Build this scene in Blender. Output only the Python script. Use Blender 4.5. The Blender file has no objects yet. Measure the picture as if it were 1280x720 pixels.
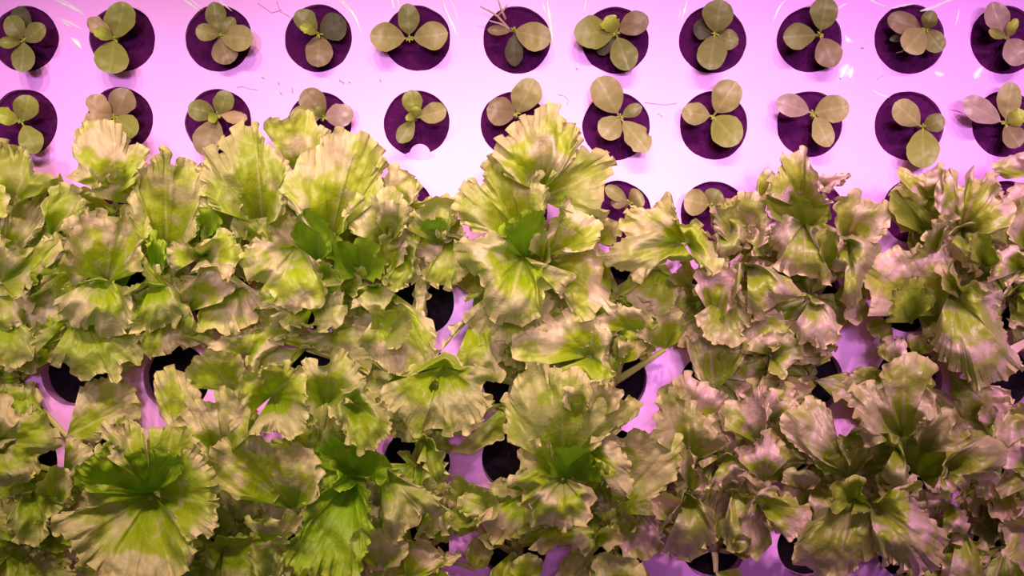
import bpy, math, random
import numpy as np
from mathutils import Vector
CROPS = {'A': (0, 120, 2.4), 'B': (300, 120, 2.4), 'C': (560, 120, 2.4), 'D': (880, 120, 2.4),
         'E': (0, 420, 2.4), 'F': (300, 420, 2.4), 'G': (560, 420, 2.4), 'H': (880, 420, 2.4)}
# plant key: (hole x, hole y)
PLANTS = {
 'a': (31, 266, 'highest pale lettuce at the left edge, just below the leftmost seedling'),
 'b': (31, 372, 'frilly green lettuce at the left edge with a wavy pale rim, second down that edge'),
 'c': (153, 266, 'large yellow-green lettuce whose top leaf overlaps the second seedling from the left'),
 'd': (153, 372, 'lettuce with two broad pink-tinged leaves hanging above the left black holes'),
 'e': (274, 266, 'tall pale lettuce with broad veined leaf under the third seedling from the left'),
 's': (399, 266, 'lettuce with the broadest smooth yellow-green leaf, below the fourth seedling from the left'),
 't': (399, 372, 'lettuce with a broad pink-white leaf drooping over tight green frills, left of centre'),
 'u': (521, 266, 'small frilly green lettuce just left of centre above the open black hole'),
 'v': (521, 474, 'low curly lettuce in the middle row left of the pale bare panel strip'),
 'f': (643, 372, 'big upright lettuce head at centre, touching the sixth seedling with its top leaf'),
 'g': (768, 372, 'lettuce with star-shaped pink leaf just below the two half-hidden seedlings'),
 'h': (892, 372, 'pink-tinged lettuce with ruffled drooping leaves, right of the star-shaped one'),
 'w': (1012, 266, 'lettuce with spiky pink tip reaching up to the ninth seedling'),
 'x': (1012, 372, 'ruffled brownish pink lettuce left of the bright bare panel patch'),
 'i': (1137, 266, 'lettuce with lilac and brownish pink top leaves under the tenth seedling'),
 'y': (1137, 372, 'lettuce with bright green bump and broad brown-pink front leaf on the right side'),
 'z': (1257, 266, 'lettuce at the right edge, highest of that edge, with a smooth lilac leaf'),
 'za': (1257, 372, 'shaded olive lettuce at the right edge with a flat pink leaf tip'),
 'j': (31, 474, 'low green lettuce at the left edge beside the leftmost black hole'),
 'k': (31, 577, 'ragged pale lettuce at the left edge, fourth down that edge'),
 'l': (153, 577, 'big open lettuce rosette at lower left with a bright green funnel-shaped heart'),
 'm': (399, 577, 'large lettuce with a deep dark green heart and long veined leaf, lower left of centre'),
 'ma': (276, 577, 'lettuce with pale ruffled top leaves between the open rosette and the dark-hearted one'),
 'fa': (643, 474, 'lettuce whose broad yellow leaf has a small round hole in it'),
 'o2': (521, 577, 'lettuce with curled pale leaf and green frills left of the lower panel strip'),
 'n': (766, 577, 'tight frilly lettuce head with a dark round heart, below centre'),
 'na': (766, 474, 'pink-green lettuce behind the tight frilly head, between two black holes'),
 'nb': (892, 474, 'dark olive lettuce with smooth shaded leaf right of the middle black hole'),
 'o': (892, 577, 'lettuce with ring-shaped curls and a pale square front leaf right of the tight head'),
 'oa': (1013, 474, 'lettuce with broad smooth pink leaves in the middle of the right side'),
 'p': (1013, 577, 'lettuce with small green ring heart and glossy purple veined front leaves'),
 'q': (1137, 577, 'tallest pink lettuce head at lower right with a dark open heart'),
 'qa': (1137, 474, 'dark shaded lettuce behind the tallest pink head'),
 'r': (1257, 577, 'round-leaved pink lettuce at the right edge of the picture, lower half'),
 'ba': (31, 683, 'dark shaded lettuce in the bottom left corner'),
 'bb': (276, 683, 'olive lettuce with fan veins at the bottom, right of the open rosette'),
 'bc': (399, 683, 'low olive lettuce at the bottom edge below the dark green heart'),
 'bd': (521, 683, 'small round-leaved lettuce at the bottom edge beside the lower panel strip'),
 'be': (643, 683, 'curly green lettuce at the bottom edge below the tight frilly head'),
 'bf': (766, 683, 'lettuce at the bottom edge with pink and green tips, right of centre'),
 'bg': (892, 683, 'dark low lettuce at the bottom edge near the lower black gap'),
 'bh': (1137, 683, 'lettuce at the bottom edge below the tallest pink head'),
 'bi': (1257, 683, 'pink-edged lettuce in the bottom right corner'),
}
L = [
# ---- crop A
('a','A',(30,330),[(-70,230),(-40,160),(0,140),(45,138),(85,160),(112,188),(120,222),(150,235),(170,260),(140,290),(90,300)],(60,95,85)),
('a','A',(150,420),[(120,330),(140,290),(170,265),(215,262),(245,285),(262,330),(230,375),(190,400)],(60,100,95)),
('a','A',(10,500),[(0,380),(30,330),(70,302),(120,300),(150,330),(120,380),(90,440)],(40,70,75)),
('a','A',(-60,320),[(-30,262),(10,265),(38,285),(48,310),(30,335),(20,360),(-20,368)],(80,110,105)),
('b','A',(5,560),[(-20,400),(15,410),(40,450),(70,465),(105,455),(140,420),(170,410),(192,435),(175,480),(130,510),(115,545),(80,580),(55,605),(30,600)],(40,95,100)),
('b','A',(-10,600),[(40,600),(90,600),(100,640),(70,680),(30,700),(-10,690)],(40,75,70)),
('b','A',(130,560),[(90,600),(120,620),(180,640),(200,700),(150,740),(90,730),(70,660)],(30,45,45)),
('c','A',(345,300),[(195,245),(225,195),(212,165),(235,105),(270,85),(320,75),(345,90),(375,105),(395,130),(440,150),(455,180),(430,200),(420,250)],(60,115,105)),
('c','A',(410,330),[(270,300),(285,250),(340,215),(395,192),(412,220),(420,255)],(60,100,118)),
('c','A',(500,500),[(400,400),(385,330),(390,270),(410,210),(450,190),(495,160),(520,190),(560,185),(600,215),(620,260),(605,330),(600,400),(560,440)],(30,100,112)),
('c','A',(320,560),[(170,520),(200,440),(190,380),(230,350),(290,345),(340,355),(400,335),(440,355),(460,400),(430,430),(430,500),(405,535),(380,520)],(40,90,105)),
('c','A',(600,440),[(590,400),(600,350),(630,338),(660,365),(650,400),(620,425)],(60,95,110)),
('c','A',(610,480),[(530,525),(500,500),(498,460),(540,430),(565,448),(600,440),(640,410),(690,400),(720,450),(720,500),(690,560),(640,515),(600,528),(565,535)],(85,118,118)),
('c','A',(470,560),[(440,470),(445,430),(465,408),(490,440),(500,490),(490,520)],(40,100,115)),
('d','A',(560,650),[(435,560),(437,500),(470,520),(520,550),(590,530),(650,500),(680,540),(700,570),(660,620)],(40,90,100)),
('d','A',(300,540),[(180,580),(240,565),(270,560),(370,575),(395,620),(380,700),(330,705),(280,690),(215,708),(190,680),(158,655),(165,610)],(80,108,90),),
('d','A',(460,550),[(370,600),(400,570),(520,580),(543,620),(538,670),(490,700),(430,715),(385,715)],(80,110,90)),
('d','A',(560,600),[(530,650),(560,655),(588,690),(570,712),(540,700)],(60,80,75)),
('d','A',(660,500),[(640,560),(780,600),(785,640),(760,700),(720,725),(660,720),(600,712),(590,660)],(30,70,65)),
('d','A',(250,520),[(130,540),(90,600),(60,680),(130,720),(260,740),(420,720),(420,600)],(30,55,50)),
('e','A',(790,390),[(640,340),(600,270),(620,200),(610,165),(650,150),(680,110),(730,82),(770,90),(800,140),(850,170),(862,210),(845,250),(855,300),(835,370)],(60,118,112)),
('e','A',(700,400),[(600,330),(590,260),(600,210),(640,200),(700,230),(725,290),(720,350)],(60,105,105)),
('e','A',(800,470),[(690,400),(700,365),(760,375),(800,385),(810,420)],(50,90,95)),
('e','A',(660,420),[(600,440),(610,400),(650,360),(720,350),(740,400),(720,450),(690,500)],(60,80,90)),
# ---- crop B
('s','B',(170,240),[(70,100),(80,60),(130,60),(150,45),(200,40),(250,75),(265,110),(240,135)],(70,95,95)),
('s','B',(270,440),[(180,370),(140,300),(120,250),(190,180),(240,150),(250,110),(290,102),(340,120),(370,100),(405,125),(435,165),(435,205),(400,220),(430,260),(420,300),(350,310),(325,350),(320,400)],(40,122,118)),
('s','B',(235,500),[(150,420),(150,380),(170,350),(220,340),(265,380),(290,420),(270,470)],(30,110,128)),
('t','B',(220,500),[(10,450),(60,410),(100,370),(160,365),(200,420)],(60,80,100)),
('t','B',(170,450),[(40,430),(5,490),(30,540),(52,565),(55,610),(95,610),(130,645),(180,640),(230,620),(262,600),(250,560),(225,490)],(100,128,112)),
('t','B',(200,610),[(60,640),(75,625),(230,640),(260,600),(310,590),(325,620),(320,680),(270,710),(200,705),(140,690),(90,660)],(60,90,90),{'hole':(205,665,18)}),
('t','B',(365,540),[(300,555),(275,510),(268,460),(285,428),(330,435),(355,420),(400,435),(420,480),(430,520),(400,560)],(30,90,118)),
('t','B',(250,530),[(215,520),(235,490),(275,500),(310,540),(300,560),(250,575)],(60,95,110)),
('u','B',(440,450),[(330,410),(328,340),(370,300),(430,285),(470,290),(510,330),(500,380),(470,420)],(60,115,115)),
('u','B',(480,350),[(430,270),(440,215),(480,205),(520,225),(545,265),(530,310)],(60,95,90)),
('u','B',(450,440),[(405,370),(420,330),(460,315),(495,345),(500,390),(480,420)],(70,115,128)),
('u','B',(600,450),[(500,400),(530,340),(570,310),(600,300),(635,310),(640,360),(630,400)],(40,90,100)),
('u','B',(580,430),[(540,400),(560,372),(600,370),(618,390),(600,425)],(40,90,112)),
('u','B',(490,470),[(440,460),(500,425),(540,440),(540,480),(520,560),(470,600),(435,590),(440,520)],(60,90,85)),
('u','B',(430,540),[(400,480),(420,420),(460,400),(500,420),(490,500)],(40,85,95)),
('f','B',(640,430),[(600,430),(600,410),(700,440),(690,520),(640,560),(590,585),(550,550),(570,500)],(60,88,80)),
('v','B',(400,560),[(330,580),(440,565),(460,590),(430,630),(390,635),(350,610)],(60,80,80)),
('v','B',(450,600),[(330,640),(380,600),(540,650),(580,700),(600,760),(560,830),(470,840),(400,800),(350,740)],(50,75,65)),
('v','B',(430,700),[(390,700),(400,640),(440,650),(490,640),(520,690),(480,740),(440,760)],(60,90,100)),
('v','B',(200,760),[(40,720),(120,700),(250,700),(360,690),(400,730),(420,780),(390,830),(300,770),(160,760),(100,860),(30,830),(20,760)],(30,45,40)),
# ---- crop C
('f','C',(275,290),[(170,240),(140,200),(138,160),(150,120),(185,90),(225,60),(270,50),(300,20),(340,25),(360,70),(395,85),(395,130),(380,180),(340,230)],(60,140,130)),
('f','C',(270,310),[(330,190),(370,165),(400,150),(450,170),(485,200),(487,235),(460,270),(455,310),(478,350),(440,380),(380,350)],(60,132,122)),
('f','C',(230,430),[(130,420),(60,390),(20,350),(25,300),(60,240),(80,262),(110,270),(115,205),(160,190),(180,215),(240,210),(290,260),(300,330)],(50,112,110)),
('f','C',(290,480),[(290,410),(310,385),(340,370),(345,320),(380,310),(420,340),(460,370),(470,400),(420,460),(380,465),(360,450)],(80,128,136)),
('f','C',(235,490),[(190,460),(165,400),(190,350),(230,325),(280,340),(290,380),(280,430)],(30,110,132)),
('f','C',(290,490),[(240,460),(260,420),(290,415),(310,440),(300,490),(280,525)],(60,110,135)),
('f','C',(225,480),[(140,405),(100,410),(60,425),(25,460),(60,520),(100,560),(105,620),(130,665),(180,670),(220,690),(260,690),(290,650),(290,600),(320,585),(350,610),(370,570),(385,545),(340,520),(270,520)],(95,132,112)),
('f','C',(290,490),[(340,500),(420,460),(460,490),(470,560),(510,630),(460,660),(410,680),(370,640),(310,540)],(50,92,82)),
('f','C',(170,560),[(50,620),(70,600),(300,600),(310,660),(280,700),(160,740),(60,720),(40,660)],(60,85,75)),
('g','C',(440,440),[(420,410),(450,370),(500,380),(520,420),(490,450)],(50,75,85)),
('g','C',(715,440),[(540,430),(525,345),(570,330),(600,335),(640,295),(665,290),(680,360),(700,380),(740,370),(770,420),(800,480),(800,530),(740,495)],(70,112,108)),
('g','C',(700,440),[(740,490),(700,495),(620,510),(580,548),(560,520),(520,520),(480,495),(468,475),(530,430),(600,400)],(75,116,104)),
('g','C',(650,500),[(570,530),(690,560),(670,640),(600,665),(550,640),(535,600)],(20,45,40)),
('na','C',(560,700),[(430,710),(440,670),(500,640),(560,640),(610,660),(620,690)],(50,75,80)),
('na','C',(650,760),[(560,720),(620,680),(660,640),(705,655),(705,700),(690,740)],(60,95,100)),
('h','C',(800,680),[(740,580),(750,510),(790,520),(840,500),(870,540),(860,620),(840,650)],(60,92,100)),
('h','C',(840,500),[(800,440),(790,340),(830,345),(890,325),(920,360),(905,430),(870,480)],(50,90,112)),
# ---- crop D
('w','D',(295,340),[(200,300),(190,290),(220,240),(235,205),(225,170),(270,175),(290,155),(305,160),(310,200),(345,225),(365,280),(390,320)],(70,120,125)),
('w','D',(330,280),[(340,250),(360,230),(428,238),(400,270),(375,292)],(80,105,108)),
('w','D',(190,330),[(155,280),(155,235),(185,212),(220,235),(215,280)],(70,95,95)),
('w','D',(290,400),[(210,370),(190,310),(240,290),(290,300),(340,310),(385,340),(370,380)],(40,100,118)),
('h','D',(120,480),[(30,400),(20,345),(30,310),(80,290),(140,295),(190,330),(210,380),(190,440)],(60,105,115)),
('h','D',(60,400),[(20,345),(60,330),(110,350),(140,400),(110,470),(40,480),(20,420)],(70,110,98)),
('w','D',(300,380),[(240,350),(205,360),(200,430),(230,470),(210,520),(280,540),(330,560),(380,550),(360,500),(340,440),(345,400)],(90,118,95)),
('x','D',(420,440),[(390,380),(410,300),(450,280),(480,295),(540,310),(565,350),(545,420),(500,440)],(60,108,108)),
('x','D',(430,440),[(400,420),(450,410),(500,440),(510,490),(480,540),(470,600),(440,650),(415,640),(440,580),(420,540),(380,515),(400,480)],(90,114,90)),
('x','D',(375,530),[(350,480),(345,430),(375,400),(405,420),(410,480)],(40,110,122)),
('h','D',(130,500),[(80,640),(85,540),(100,500),(210,520),(270,580),(265,620),(215,645),(180,660),(130,650)],(90,116,98)),
('x','D',(330,600),[(270,600),(290,590),(340,650),(390,640),(405,690),(410,710),(360,750),(290,760),(260,700)],(80,108,95)),
('h','D',(60,600),[(-30,600),(-20,520),(40,500),(90,520),(120,600),(150,680),(80,740),(0,720),(-30,660)],(75,85,88)),
('w','D',(190,480),[(145,480),(140,430),(150,400),(185,400),(205,430)],(70,105,110)),
('h','D',(130,660),[(60,620),(100,580),(180,640),(240,660),(270,720),(220,760),(120,750),(60,700)],(60,80,75)),
('i','D',(690,320),[(610,280),(590,260),(575,215),(600,210),(640,215),(690,205),(715,205),(725,250),(720,290)],(80,128,130)),
('i','D',(765,420),[(690,330),(700,280),(725,230),(745,222),(765,265),(790,255),(800,212),(830,225),(880,255),(875,300),(920,330),(920,380),(880,410)],(60,120,122)),
('i','D',(690,430),[(580,380),(570,340),(575,300),(640,320),(690,345),(710,380)],(50,98,108)),
('i','D',(770,400),[(705,430),(740,385),(850,365),(920,390),(920,440),(860,440),(830,470),(830,520),(800,530),(770,490),(720,470)],(95,112,90)),
('i','D',(690,480),[(610,490),(640,430),(700,370),(740,335),(760,355),(720,410),(715,450)],(70,118,128)),
('i','D',(845,510),[(800,490),(800,430),(850,405),(865,440),(890,490),(870,520)],(80,120,132)),
('y','D',(700,660),[(490,660),(480,600),(490,520),(540,470),(620,460),(700,450),(740,500),(750,580)],(40,85,92)),
('y','D',(620,680),[(545,680),(550,610),(600,560),(650,540),(690,580),(690,630)],(60,110,122)),
('y','D',(740,580),[(720,500),(735,560),(780,575),(830,560),(890,600),(900,640),(900,700),(925,760),(950,820),(900,865),(830,870),(780,830),(700,780),(690,700)],(80,115,88)),
('y','D',(790,620),[(715,580),(715,500),(740,490),(745,540),(780,560),(830,550),(870,590)],(60,112,125)),
('z','D',(960,520),[(850,560),(870,500),(920,450),(960,460),(990,500),(930,560),(900,560)],(80,108,108)),
('za','D',(940,580),[(880,620),(900,590),(960,560),(1010,600),(1010,680),(940,680)],(30,50,45)),
('z','D',(1010,240),[(905,250),(868,215),(890,185),(930,165),(990,160),(1030,200)],(80,108,108)),
('z','D',(980,470),[(915,430),(905,380),(920,330),(960,310),(1010,330),(1010,450)],(50,95,105)),
('z','D',(930,400),[(880,320),(880,290),(930,270),(980,280),(1000,320),(970,370)],(60,95,100)),
('za','D',(1020,700),[(905,665),(950,690),(1010,640),(1010,770),(960,760),(920,790),(890,800),(878,770)],(40,60,55)),
# ---- crop E
('j','E',(10,-60),[(-60,60),(-20,-40),(95,-20),(100,50),(60,75),(20,80),(-20,80)],(30,70,62)),
('d','E',(240,-80),[(100,60),(120,-10),(400,-20),(410,60),(380,100),(350,150),(320,120),(270,140),(220,120),(185,90),(140,75)],(20,78,66)),
('j','E',(200,300),[(240,150),(320,130),(400,170),(405,240),(390,290),(330,280),(290,320)],(20,34,30)),
('j','E',(60,250),[(20,200),(20,150),(60,120),(120,150),(140,190),(110,225)],(20,34,32)),
('k','E',(-10,320),[(-20,220),(10,180),(40,200),(70,240),(100,215),(130,255),(172,285),(175,340),(150,340),(105,370),(105,410),(60,435),(20,430),(-20,440)],(60,110,98)),
('k','E',(0,300),[(-60,380),(40,330),(80,300),(120,330),(110,400),(60,440),(0,450)],(60,98,90)),
('k','E',(95,450),[(0,510),(40,485),(140,480),(180,505),(145,520),(140,560),(140,610),(90,628),(30,620),(15,580),(20,545)],(50,85,76)),
('k','E',(170,510),[(105,470),(130,410),(180,400),(215,430),(210,480)],(50,90,100)),
('k','E',(190,410),[(195,330),(205,300),(250,310),(290,345),(260,380),(230,405)],(50,82,80)),
('ba','E',(20,640),[(-30,560),(20,600),(60,640),(140,620),(170,680),(120,740),(20,760)],(20,32,30)),
('ba','E',(150,640),[(120,600),(160,560),(220,610),(240,680),(180,690),(140,680)],(20,36,34)),
('l','E',(450,450),[(320,350),(290,345),(310,310),(300,262),(350,256),(400,258),(430,290),(445,340)],(60,132,128)),
('l','E',(480,450),[(440,330),(450,295),(480,285),(530,280),(560,300),(590,345),(570,380)],(60,122,122)),
('l','E',(450,475),[(270,470),(225,445),(212,430),(240,390),(280,350),(340,335),(420,350),(500,350),(540,380),(530,430)],(50,118,134)),
('l','E',(480,480),[(520,380),(560,340),(600,350),(650,420),(658,470),(650,520),(655,580),(610,600),(570,620),(540,590)],(50,122,124)),
('l','E',(455,475),[(290,440),(255,470),(270,510),(210,530),(160,545),(170,590),(220,610),(220,640),(250,690),(290,700),(310,740),(420,760),(520,740),(560,700),(590,650),(550,600),(530,540)],(40,112,120)),
('l','E',(445,490),[(380,480),(372,455),(400,440),(440,425),(500,435),(522,470),(505,500)],(10,38,52)),
('ma','E',(670,370),[(575,345),(560,290),(525,250),(550,220),(560,180),(600,185),(645,200),(650,165),(690,155),(720,190),(740,240),(745,300)],(60,122,124)),
('ma','E',(690,170),[(650,155),(600,155),(565,130),(560,90),(600,65),(660,50),(740,70),(790,110),(760,140)],(60,75,92)),
('ma','E',(560,330),[(480,240),(470,150),(500,100),(560,110),(600,160),(600,220)],(30,50,48)),
('ma','E',(740,60),[(620,40),(660,0),(740,-20),(820,-30),(840,20),(800,60),(760,110)],(30,60,55)),
# ---- crop F
('m','F',(95,180),[(-30,290),(-25,200),(0,140),(40,110),(60,75),(100,80),(150,75),(190,130),(210,220),(190,290),(150,315),(110,290),(60,300),(10,312)],(100,116,120)),
('m','F',(260,200),[(190,240),(170,150),(180,60),(240,75),(285,42),(320,60),(360,90),(375,130),(340,180),(290,220)],(90,112,115)),
('m','F',(340,200),[(300,160),(370,140),(400,190),(440,220),(462,285),(430,320),(385,345),(340,325),(300,270),(260,210)],(95,124,112)),
('m','F',(335,420),[(230,390),(235,330),(280,300),(320,330),(360,330),(400,345),(430,380),(440,430),(410,435),(370,420)],(30,92,108)),
('ma','F',(160,520),[(20,480),(-60,470),(-110,400),(-80,310),(0,300),(60,310),(110,330),(170,330),(225,350),(255,430),(220,500)],(40,95,108)),
('m','F',(335,430),[(290,400),(245,470),(205,500),(190,540),(200,570),(140,640),(150,690),(200,720),(300,740),(360,700),(400,600),(390,520),(375,440)],(30,85,88)),
('m','F',(380,420),[(340,350),(300,360),(260,370),(250,430),(290,470),(330,460)],(30,75,90)),
('bb','F',(100,640),[(10,560),(20,540),(80,535),(180,540),(185,575),(140,595),(110,600)],(70,105,112)),
('bb','F',(90,760),[(30,700),(35,640),(70,610),(110,620),(135,680),(130,740)],(50,85,90)),
('bb','E',(670,640),[(640,700),(600,660),(650,600),(760,590),(830,600),(870,660),(860,740),(660,750)],(45,65,70)),
('o2','F',(430,400),[(440,380),(510,440),(560,470),(610,500),(612,530),(580,550),(530,560),(500,600),(460,610),(430,560),(425,480)],(60,106,95)),
('o2','F',(580,490),[(510,560),(530,520),(625,520),(620,590),(560,600),(520,610)],(50,76,72)),
('bc','F',(420,700),[(345,660),(345,610),(360,580),(420,570),(480,610),(500,640),(480,690)],(40,72,84)),
('bc','F',(500,730),[(480,640),(520,600),(600,640),(660,650),(620,690),(560,720)],(40,55,55)),
('fa','F',(610,90),[(480,120),(590,50),(640,60),(690,110),(745,90),(780,120),(740,160),(745,210),(700,260),(690,280),(630,290),(570,260),(530,310),(500,290),(460,220),(415,200),(430,145)],(70,98,85),{'hole':(583,150,13)}),
('o2','F',(560,310),[(510,320),(540,285),(590,320),(620,400),(600,440),(550,470),(560,400),(530,380)],(50,85,82)),
('fa','F',(700,-60),[(590,60),(620,0),(650,-40),(800,-50),(840,20),(790,60),(775,120),(700,110),(640,80)],(40,78,66)),
('fa','F',(800,200),[(640,270),(700,210),(800,230),(790,320),(740,330),(700,350),(630,350)],(15,26,24)),
('bd','F',(700,540),[(600,470),(640,430),(700,430),(750,480),(760,520),(740,560),(650,590),(620,560)],(30,55,72)),
('be','F',(860,470),[(740,440),(800,425),(900,480),(870,580),(800,620),(740,600),(705,570),(740,520)],(40,68,60)),
('bd','F',(705,700),[(678,670),(675,640),(700,590),(745,610),(765,650),(740,695)],(20,36,38)),
('bc','F',(520,400),[(470,350),(500,340),(530,370),(540,400),(540,440),(490,430)],(15,22,22)),
# ---- crop G
('n','G',(345,400),[(210,330),(175,300),(165,190),(200,150),(230,110),(300,90),(350,110),(400,100),(440,130),(480,130),(520,150),(520,190),(575,200),(560,240),(500,270),(470,310),(440,340)],(50,112,118)),
('n','G',(390,240),[(345,210),(345,170),(365,150),(400,150),(420,180),(420,220)],(90,122,130)),
('na','G',(440,250),[(420,210),(440,150),(480,130),(520,180),(512,220)],(90,122,130)),
('na','G',(430,60),[(230,100),(200,20),(300,-60),(420,-90),(500,0),(490,80),(510,130),(470,170),(380,130),(300,110)],(70,85,78)),
('n','G',(375,430),[(310,420),(300,370),(340,335),(400,345),(430,360),(465,400),(460,440)],(20,95,122)),
('n','G',(345,430),[(270,430),(215,390),(215,340),(250,305),(300,310),(310,360)],(60,104,120)),
('n','G',(345,425),[(230,395),(190,430),(215,470),(205,515),(250,530),(260,570),(310,580),(345,600),(370,570),(440,560),(430,520),(452,490),(430,455)],(90,132,114)),
('n','G',(420,350),[(430,300),(500,300),(530,360),(548,430),(530,465),(490,465),(500,400),(460,390)],(70,118,108)),
('n','G',(490,530),[(500,380),(515,320),(530,285),(600,280),(650,290),(700,310),(705,360),(670,430),(630,480),(620,540)],(40,80,92)),
('be','G',(440,600),[(440,640),(445,605),(480,570),(515,580),(518,620),(480,650)],(40,76,86)),
('bf','G',(440,540),[(400,560),(440,520),(470,600),(440,660),(400,720),(330,740),(340,680)],(30,46,46)),
('be','G',(320,560),[(210,600),(230,565),(400,590),(415,630),(360,650),(290,650),(240,640)],(50,76,72)),
('be','G',(230,740),[(185,710),(210,650),(260,650),(285,680),(270,730)],(30,52,52)),
('bf','G',(520,760),[(440,720),(450,680),(480,660),(560,665),(590,715),(590,750)],(40,66,66)),
('o','G',(520,480),[(450,500),(560,500),(630,560),(640,640),(560,660),(500,640),(470,600)],(30,50,46)),
('o','G',(720,470),[(630,600),(640,570),(680,530),(700,470),(740,490),(790,520),(805,580),(800,640),(740,670),(680,670),(640,650)],(60,110,88)),
('o','G',(690,560),[(625,550),(615,500),(650,470),(690,480),(705,520)],(60,92,104)),
('o','G',(730,470),[(690,400),(700,350),(730,320),(745,340),(740,380),(760,400),(755,450)],(60,112,120)),
('o','G',(725,380),[(630,320),(625,250),(640,160),(670,150),(720,190),(760,230),(800,250),(820,300),(850,320),(800,350)],(50,92,98)),
('nb','G',(740,280),[(640,160),(700,110),(760,150),(830,165),(840,190),(800,240)],(40,60,62)),
('nb','G',(800,170),[(740,120),(720,20),(740,-40),(840,-50),(900,-20),(900,50),(860,110)],(20,62,66)),
('bg','G',(870,400),[(800,500),(820,440),(920,450),(960,570),(960,640),(900,670),(840,650),(820,590)],(30,66,56)),
('o','G',(840,350),[(760,400),(790,360),(880,370),(905,420),(860,430),(800,450),(770,460)],(60,92,88)),
# ---- crop H
('oa','H',(170,330),[(60,270),(65,220),(110,190),(130,150),(180,150),(195,200),(190,270)],(50,82,86)),
('o','H',(180,440),[(110,380),(95,340),(140,320),(190,285),(230,310),(270,345),(240,385)],(50,98,98)),
('p','H',(430,410),[(330,370),(260,320),(232,280),(245,245),(280,215),(310,185),(350,190),(380,230),(390,280),(430,330),(445,370)],(50,100,92)),
('oa','H',(200,260),[(185,240),(180,180),(230,150),(290,160),(300,190),(250,230)],(50,80,86)),
('oa','H',(200,170),[(200,140),(260,125),(320,140),(340,170),(290,190)],(30,56,58)),
('oa','H',(200,60),[(120,40),(140,0),(200,-20),(280,-10),(305,50),(270,90),(240,130),(190,110)],(60,85,80)),
('o','H',(160,500),[(130,520),(150,470),(210,450),(280,480),(330,540),(320,600),(270,615),(220,590),(190,540)],(60,95,84)),
('p','H',(300,460),[(230,440),(250,400),(300,400),(350,420),(330,460)],(40,72,74)),
('p','H',(455,490),[(400,535),(368,520),(375,460),(420,425),(450,412),(485,425),(480,460),(515,520),(490,530),(440,537)],(80,112,116)),
('p','H',(440,430),[(350,400),(335,380),(390,365),(430,345),(490,330),(500,350),(480,390)],(50,88,96)),
('p','H',(440,500),[(340,520),(290,600),(262,660),(290,700),(350,720),(420,715),(470,670),(520,640),(540,580),(520,520)],(80,110,88)),
('p','H',(500,500),[(540,500),(600,440),(650,420),(655,480),(700,560),(718,600),(715,690),(640,720),(570,700),(520,650),(500,560)],(80,120,94)),
('q','H',(600,310),[(480,290),(450,240),(440,180),(450,130),(530,140),(535,90),(570,62),(640,65),(690,95),(695,130),(670,150),(700,180),(705,240),(660,260),(640,290)],(40,124,124)),
('q','H',(590,300),[(480,340),(455,300),(462,282),(540,290),(575,350),(605,385),(610,440),(590,455),(530,420)],(60,126,108)),
('q','H',(650,350),[(630,290),(660,240),(720,215),(760,225),(770,280),(790,310),(770,345)],(40,120,122)),
('q','H',(710,400),[(750,500),(710,480),(715,430),(730,370),(780,330),(830,305),(880,320),(895,370),(860,410),(800,430),(780,470)],(50,128,112)),
('q','H',(790,380),[(785,430),(830,405),(885,415),(880,445),(830,455)],(60,95,90)),
('q','H',(800,400),[(780,450),(870,450),(872,480),(820,485)],(50,75,72)),
('p','H',(590,490),[(590,450),(625,430),(660,420),(670,440),(640,470)],(80,122,126)),
('q','H',(640,420),[(570,380),(580,310),(640,290),(700,320),(730,360),(720,430),(690,460)],(10,70,105)),
('q','H',(720,490),[(680,560),(690,520),(770,520),(808,560),(790,590),(750,610),(715,595)],(40,80,72)),
('bh','H',(765,560),[(720,660),(740,610),(820,640),(840,700),(830,760),(730,750)],(30,66,58)),
('q','H',(830,420),[(780,480),(840,440),(880,500),(880,580),(850,620),(800,590)],(25,42,40)),
('r','H',(1010,270),[(890,345),(872,300),(875,255),(900,220),(950,200),(1010,210)],(70,98,94)),
('r','H',(1000,390),[(900,400),(900,370),(920,340),(960,320),(1010,350)],(60,92,100)),
('r','H',(1020,430),[(890,490),(870,450),(900,405),(960,420),(1010,410)],(50,76,74)),
('bi','H',(1020,600),[(950,700),(900,650),(878,600),(900,550),(950,540),(1010,520)],(50,98,108)),
('za','H',(740,120),[(800,150),(900,160),(925,230),(880,290),(820,310),(760,250),(745,190)],(12,24,22)),
# ---- later additions
('d','E',(480,-60),[(400,20),(420,60),(470,60),(520,30),(590,20),(640,40),(640,-20)],(20,60,50)),
('d','E',(360,-20),[(330,40),(345,100),(380,120),(410,90),(415,30)],(30,50,45)),
('u','B',(420,560),[(440,540),(455,590),(470,640),(520,665),(545,650),(535,700),(560,720),(500,760),(420,700)],(40,60,55)),
('u','B',(545,520),[(525,540),(520,600),(535,680),(560,620),(570,560)],(40,60,50)),
('u','B',(500,360),[(430,260),(490,225),(545,265),(535,300),(590,300),(640,305),(645,350),(600,410)],(50,85,80)),
('i','D',(640,400),[(560,330),(560,275),(600,250),(650,260),(720,290),(740,350)],(40,80,85)),
('i','D',(650,400),[(590,410),(560,370),(562,325),(578,285),(620,272),(680,300)],(50,75,80)),
('ba','E',(60,740),[(50,690),(100,650),(160,650),(230,690),(250,730),(200,770),(120,770)],(18,34,30)),
('l','E',(330,640),[(230,640),(220,700),(250,745),(330,760),(400,745)],(30,60,55)),
]
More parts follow.
